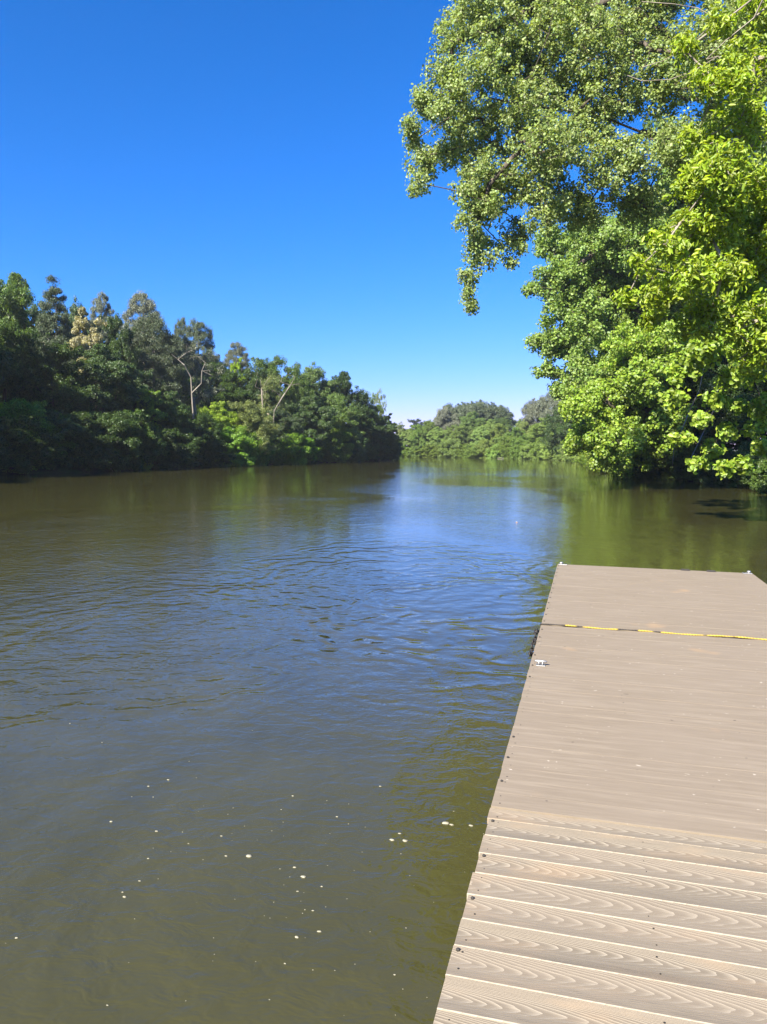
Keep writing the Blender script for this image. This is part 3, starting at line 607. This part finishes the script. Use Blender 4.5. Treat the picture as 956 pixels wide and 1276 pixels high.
for px0, py0, px1, py1, D, lab in [(858, 515, 838, 580, 47, 'bare pale stem slanting down left of the dark hollow'), (876, 540, 858, 590, 46, 'second bare pale stem slanting down beside the dark hollow')]:
    wood('bare_stem', [pp(D, (px0, py0), ((px0*2+px1)/3-2, (py0*2+py1)/3), (px1+2, (py0+py1*2)/3), (px1, py1)), pp(D, ((px0+px1)/2, (py0+py1)/2), (px1+8, py1-22)), pp(D, (px0, py0), (px0+14, py0-30), (px0+22, py0-75))], [[.03, .026, .02, .012], [.015, .006], [.03, .026, .015]], M_barkgrey, lab, 'branch', 6)

# ---------------------------------------------------------------- dock
YAW = -R(14.87); O = onz(538, 1276, .42); DZ = .42
e_u = np.array([math.sin(-YAW), math.cos(-YAW), 0]); e_v = np.array([e_u[1], -e_u[0], 0])
def deck_material(name, new):
    t = NT(name); o = t.obj(); sp = t.n('ShaderNodeSeparateXYZ'); t.l(o, sp.inputs[0])
    rid = t.n('ShaderNodeObjectInfo').outputs['Random']
    x = t.math('ADD', sp.outputs[0], t.math('MULTIPLY', rid, 37.0)); y = sp.outputs[1]      # board-local: x along, y across
    cb = t.n('ShaderNodeCombineXYZ'); t.l(x, cb.inputs[0]); t.l(y, cb.inputs[1]); t.l(t.math('MULTIPLY', rid, 11), cb.inputs[2]); v = cb.outputs[0]
    stain = t.noise(t.mapv(v, (1, 3, 1)), 1.6, 4, .6)
    streak = t.noise(t.mapv(v, (3.2, 60, 1)), 1, 4, .65); fine = t.noise(t.mapv(v, (9, 300, 1)), 1, 2, .6)
    spots = t.noise(t.mapv(v, (1, 1, 1)), 24, 2, .5)
    if new:
        cen = t.math('MULTIPLY', t.math('SUBTRACT', t.noise(t.mapv(v, (.9, 0, 1)), 1.1, 1), .5), .11)
        yc = t.math('ABSOLUTE', t.math('SUBTRACT', y, cen)); warp = t.math('MULTIPLY', t.math('SUBTRACT', t.noise(t.mapv(v, (5, 22, 1)), 1, 2), .5), .11)
        arch = t.math('MULTIPLY', t.math('POWER', t.math('DIVIDE', yc, .07), 1.7), t.range(t.math('FRACT', t.math('MULTIPLY', rid, 7.7)), 0, 1, .22, .52))
        u = t.math('ADD', t.math('ADD', x, arch), warp)
        ph = t.math('FRACT', t.math('DIVIDE', u, t.range(t.math('FRACT', t.math('MULTIPLY', rid, 5.1)), 0, 1, .048, .078)))
        saw = t.math('POWER', ph, 2.6)                                  # sharp pale ridge, slow dark return
        edge = t.range(yc, .0, .05, 1, .72)
        c = t.mix(t.math('MULTIPLY', saw, edge), (0.181, 0.145, 0.099), (0.400, 0.337, 0.243))
        c = t.mix(t.range(streak, .35, .75, 0, .3), c, (0.308, 0.256, 0.190))
        c = t.mix(t.range(t.math('FRACT', t.math('MULTIPLY', rid, 13.3)), 0, 1, 0, .28), c, (.30, .235, .165))
        c = t.mix(t.range(fine, .4, .7, 0, .30), c, (0.146, 0.116, 0.084))
        c = t.mix(t.range(stain, .56, .74, 0, .35), c, (0.424, 0.279, 0.152))
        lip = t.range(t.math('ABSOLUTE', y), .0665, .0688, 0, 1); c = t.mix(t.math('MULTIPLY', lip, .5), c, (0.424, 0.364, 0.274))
        c = t.mix(1.0, c, (.99, 1.02, 1.07), 'MULTIPLY'); t.pri(c, .62, 0, .35, t.bump(t.math('ADD', t.math('MULTIPLY', saw, .0012), t.math('MULTIPLY', fine, .0006)), 1)); return t.m
    c = t.mix(t.range(streak, .05, .95), (0.173, 0.138, 0.097), (0.281, 0.232, 0.173))
    c = t.mix(t.range(fine, .45, .75, 0, .4), c, (0.146, 0.116, 0.087))
    w2 = t.n('ShaderNodeNewGeometry').outputs['Position']
    big = t.noise(w2, 1.3, 4, .6, .6); c = t.mix(t.range(t.noise(t.mapv(v, (2.2, 22, 1), loc=(3, 1, 0)), 1, 3, .6), .5, .72, 0, .5), c, (0.323, 0.271, 0.205)); c = t.mix(t.range(big, .35, .65, 0, .35), c, (0.246, 0.203, 0.156))
    c = t.mix(t.range(spots, .72, .76, 0, .8), c, (0.477, 0.426, 0.350)); c = t.mix(t.range(t.noise(w2, 2.3, 2), .68, .78, 0, .5), c, (0.385, 0.256, 0.144))
    dk = t.noise(t.mapv(w2, loc=(5, 1, 0)), 17, 2); c = t.mix(t.range(dk, .74, .78, 0, .8), c, (0.077, 0.062, 0.046))
    c = t.mix(1.0, c, (.95, .95, .95), 'MULTIPLY'); t.pri(c, .7, 0, .3, t.bump(t.math('MULTIPLY', fine, .0008), 1)); return t.m
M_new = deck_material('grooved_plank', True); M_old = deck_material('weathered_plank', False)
M_screw = solid('screw_steel', (.05, .045, .04), .5, .3); M_frame = solid('frame_timber', (.20, .165, .12), .8, 0, 8); M_float = solid('float_plastic', (.02, .02, .022), .45)
M_galv = solid('galvanised_metal', (.36, .36, .36), .45, .7, 30, .2); M_black = solid('black_rubber', (.02, .02, .02), .7)
WID = 2.42
def dock_section(u0, u1, mat, label, first_w=None, gap=.003, jitter=.004, rot=0.0, screws=True, bev=.0022):
    """long axis = local Y (river-ward), width = local X, top at z=0"""
    base = O+e_u*u0; e = empty('dock_section', (base[0], base[1], 0), YAW+rot); tag(e, label, 'dock', 'sections of the floating dock')
    rr = random.Random(int(u0*100)+3); y = u1-u0; k = 0
    while y > .03:
        wd = first_w if (k == 0 and first_w) else .143
        wd = min(wd, y); hw = wd/2-gap/2; mb = MB(); x0 = rr.uniform(-jitter, jitter); x1 = WID+rr.uniform(-jitter, jitter)
        L_ = x1-x0; mb.box((L_/2, 0, -.014), (L_/2, hw, .014), 0, bev)
        if screws:
            for sx in (.035, .61, 1.21, 1.81, L_-.035):
                for sy in (-.28, .28):
                    if rr.random() < (.6 if sx < .05 or mat is M_new else .08):
                        cx, cy = sx+rr.uniform(-.006, .006), wd*sy+rr.uniform(-.004, .004); r_ = rr.choice([.0022, .0028, .0036])
                        mb.tube([(cx, cy, -.002), (cx, cy, .0012)], r_, 7, 1)
            if k % 2 == 1 and rr.random() < .7: mb.tube([(.018, wd*.32, -.004), (.018, wd*.32, .005), (.018, wd*.32, .008)], [.0065, .0065, .003], 7, 1)
        b = mb.build('deck_board', [mat, M_screw], e); b.location = (x0, y-wd/2, DZ+rr.uniform(-.0008, .0008))
        y -= wd; k += 1
    Ls = u1-u0; zt = DZ-.0285; f = MB()
    for cx in (.035, WID/2, WID-.035): f.box((cx, Ls/2, zt-.075), (.019, Ls/2-.04, .074))
    for cy in (.02, Ls-.02): f.box((WID/2, cy, zt-.075), (WID/2-.012, .019, .0742))
    f.build('frame', M_frame, e)
    nfl = 3
    for i in range(nfl):
        fb = MB(); fb.box((WID/2, 0, 0), (WID/2-.09, Ls/nfl/2-.08, .15), 0, .03); o = fb.build('float', M_float, e); o.location = (0, Ls*(i+.5)/nfl, .07)
    return e
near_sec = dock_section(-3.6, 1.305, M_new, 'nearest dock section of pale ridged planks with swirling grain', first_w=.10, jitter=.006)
mid_sec = dock_section(1.31, 4.895, M_old, 'middle dock section of smooth grey-brown weathered planks with a cleat at its left edge', gap=.0004, jitter=.002, bev=.0004)
far_sec = dock_section(4.925, 8.66, M_old, 'far dock section of grey-brown planks ending out in the river', gap=.0004, jitter=.002, bev=.0004)
def dl(u, v, z=DZ): q = O+e_u*u+e_v*v; return (q[0], q[1], z)
# cleat and corner fittings
def cleat():
    e = empty('cleat', dl(3.60, .075), YAW); tag(e, 'shiny galvanised cleat on the left edge of the middle dock section', 'cleat')
    m = MB(); m.box((0, 0, .004), (.045, .03, .004), 0, .002); m.build('base_plate', M_galv, e)
    for s in (-1, 1):
        m = MB(); m.tube([(s*.018, 0, .006), (s*.018, 0, .034)], [.011, .009], 10); m.build('post', M_galv, e, True)
    m = MB(); m.tube([(-.062, 0, .036), (-.05, 0, .040), (-.02, 0, .040), (.02, 0, .040), (.05, 0, .040), (.062, 0, .036)], [.006, .010, .013, .013, .010, .006], 10); m.build('horn', M_galv, e, True)
cleat(); bpy.data.objects['cleat'].scale = (.72, .8, .8)
def cap(u, v, s, label):
    e = empty('corner_bracket', dl(u, v), YAW); tag(e, label, 'bracket', 'metal brackets at the dock corners')
    m = MB(); m.box((0, 0, .006), (.055, .035, .006), 0, .003); m.build('plate', M_galv, e)
    m = MB(); m.tube([(s*.02, 0, .010), (s*.02, 0, .034), (s*.02, 0, .040)], [.024, .024, .014], 12); m.build('pin_head', M_galv, e, True)
    m = MB(); m.tube([(-s*.036, .004, .0118), (-s*.036, .004, .018)], .014, 8); m.build('bolt', M_black, e, True)
cap(8.60, .07, -1, 'bright metal bracket on the far left corner of the dock'); cap(8.60, WID-.07, 1, 'bright metal bracket on the far right corner of the dock')
for v, lab in ((1.62, 'dark hinge plate on the far edge of the dock, the one nearer the middle'), (1.93, 'dark hinge plate on the far edge of the dock, the one nearer the right corner')):
    e = empty('hinge_plate', dl(8.63, v), YAW); tag(e, lab, 'hinge', 'dark plates on the far dock edge')
    m = MB(); m.box((0, 0, .004), (.055, .018, .004), 0, .001); m.build('plate', M_black, e)
    m = MB(); m.tube([(-.05, .03, .006), (.05, .03, .006)], .010, 8); m.build('knuckle', M_screw, e)
# yellow and black rope in the joint between sections
def rope_mat():
    t = NT('yellow_black_rope'); o = t.obj(); sp = t.n('ShaderNodeSeparateXYZ'); t.l(o, sp.inputs[0])
    n = t.noise(t.mapv(o, (1, 0, 0)), 3.3, 2, .7); st = t.range(t.math('ADD', n, t.math('MULTIPLY', sp.outputs[0], .05)), .50, .53)
    tw = t.math('SINE', t.math('ADD', t.math('MULTIPLY', sp.outputs[0], 260), t.math('MULTIPLY', sp.outputs[1], 300)))
    t.pri(t.mix(st, (.03, .025, .02), (.40, .29, .04)), .55, 0, .4, t.bump(t.math('MULTIPLY', tw, .0015), 1)); return t.m
m = MB(); rr = random.Random(4); pts = [(x, .006*math.sin(x*5)+rr.uniform(-.003, .003), .004+.003*math.sin(x*9)) for x in np.linspace(-.01, WID+.01, 60)]
m.tube(pts, [.0045+.0016*(1+math.sin(i*1.3)) for i in range(60)], 8); ro = m.build('rope', rope_mat(), None, True); ro.location = dl(4.912, 0, DZ+.001); ro.rotation_euler = (0, 0, YAW); tag(ro, 'yellow and black rope lying in the joint between the middle and far dock sections', 'rope')
m = MB()
for v in (.12,): pass
js = MB(); js.box((WID/2, 0, 0), (WID/2-.01, .013, .006)); jo = js.build('joint_strip', M_black, None); jo.location = dl(4.910, 0, DZ-.022); jo.rotation_euler = (0, 0, YAW); tag(jo, 'black rubber strip under the rope in the joint of the dock', 'rubber strip')
# dark chain along the left edge
ce = empty('chain', dl(3.95, -.02), YAW); tag(ce, 'dark knobbly chain draped along the left edge of the middle dock section', 'chain')
rr = random.Random(9)
for i in range(26):
    f = i/25; y = f*.95; zz = -.012-.05*math.sin(f*math.pi*2.5)**2; m = MB(); r_ = .021; n = 12
    pts = []
    for k in range(n+1):
        a = k/n*2*math.pi; p = Vector((0, math.sin(a)*r_*1.35, math.cos(a)*r_*.75)); pts.append(Matrix.Rotation(rr.uniform(-.05, .05)+(R(80) if i % 2 else 0), 3, 'Y') @ p)
    m.tube(pts, .0065, 6, cap=False); o = m.build('link', M_screw, ce, True); o.location = (rr.uniform(-.012, .0), y, zz)

# ---------------------------------------------------------------- small things on the water
m = MB(); rr = random.Random(3)
fl = [(139, 1024, 4), (195, 1036, 4), (185, 1070, 3), (282, 1067, 4), (310, 1067, 8), (276, 1042, 3), (365, 992, 3), (367, 1081, 4), (378, 1093, 7), (349, 1083, 2), (401, 1105, 3), (371, 1111, 3), (380, 1134, 2), (390, 1135, 3), (398, 1161, 5), (370, 1168, 6), (155, 1118, 5), (153, 1112, 3), (174, 1098, 3), (21, 1169, 4),
      (489, 1047, 6), (505, 1048, 7), (556, 1026, 9), (563, 1028, 5), (587, 1029, 5), (474, 980, 3), (420, 1018, 3), (355, 1201, 3), (390, 1209, 2), (336, 1246, 2), (134, 1253, 3), (185, 980, 3), (210, 972, 3), (492, 1215, 3), (498, 1039, 4)]
for i in range(60): fl.append((rr.gauss(370, 110), rr.gauss(1075, 75), rr.uniform(.6, 1.6)))
for i in range(15): fl.append((rr.uniform(0, 560), rr.uniform(900, 1270), rr.uniform(1, 2)))
for px, py, s in fl:
    c = onz(px, py, 0); 
    if (c-O)@e_v > -.05: continue
    D = c[1]; r_ = s*D/F*.36; n = 9; V = []; 
    for k in range(n): a = k/n*6.283; q_ = r_*rr.uniform(.6, 1.15); V.append((c[0]+math.cos(a)*q_*1.7-math.sin(a)*q_*.4, c[1]+math.sin(a)*q_*1.1, .001))
    V2 = [(c[0]+(x-c[0])*.7, c[1]+(y-c[1])*.7, .001+min(.006, r_*.5)) for x, y, _ in V]
    m.add(V+V2, [(k, (k+1) % n, n+(k+1) % n, n+k) for k in range(n)]+[tuple(range(n, 2*n))])
fo = m.build('foam', solid('foam', (.30, .285, .21), .8), None, True); tag(fo, 'flecks of pale foam drifting on the near brown water', 'foam', None, 'stuff')
e = empty('fishing_float', (*onz(644, 651, 0)[:2], 0)); e.scale = (.36, .36, .3); tag(e, 'tiny white and orange float on the blue water before the far bank', 'float')
M_white = solid('white_paint', (.45, .44, .40), .5); M_or = solid('orange_paint', (.7, .18, .04), .5)
m = MB(); m.tube([(0, 0, -.03), (0, 0, -.01), (0, 0, .03), (0, 0, .06), (0, 0, .08)], [.02, .045, .055, .04, .01], 12); m.build('body', M_white, e, True)
m = MB(); m.tube([(0, 0, -.035), (0, 0, .012)], [.058, .0585], 12); m.build('band', M_or, e, True)
q = onz(627, 571.5, 0); e = empty('mooring_post', (q[0], q[1], -.3)); tag(e, 'small white post with a grey rail at the waterline of the far bank', 'post')
m = MB(); m.tube([(0, 0, 0), (0, 0, .65), (0, 0, .7)], [.09, .09, .05], 10); m.build('post', M_white, e, True)
m = MB(); m.tube([(-1.1, .1, .38), (0, .1, .46), (.9, .1, .36)], [.04, .05, .035], 8); m.build('rail', M_barkgrey, e, True)

# prototypes never placed would sit at the origin: remove them
for k, (o, _) in PROTO.items():
    if k not in used:
        for c in [x for x in bpy.data.objects if x.parent == o]: bpy.data.objects.remove(c)
        bpy.data.objects.remove(o)
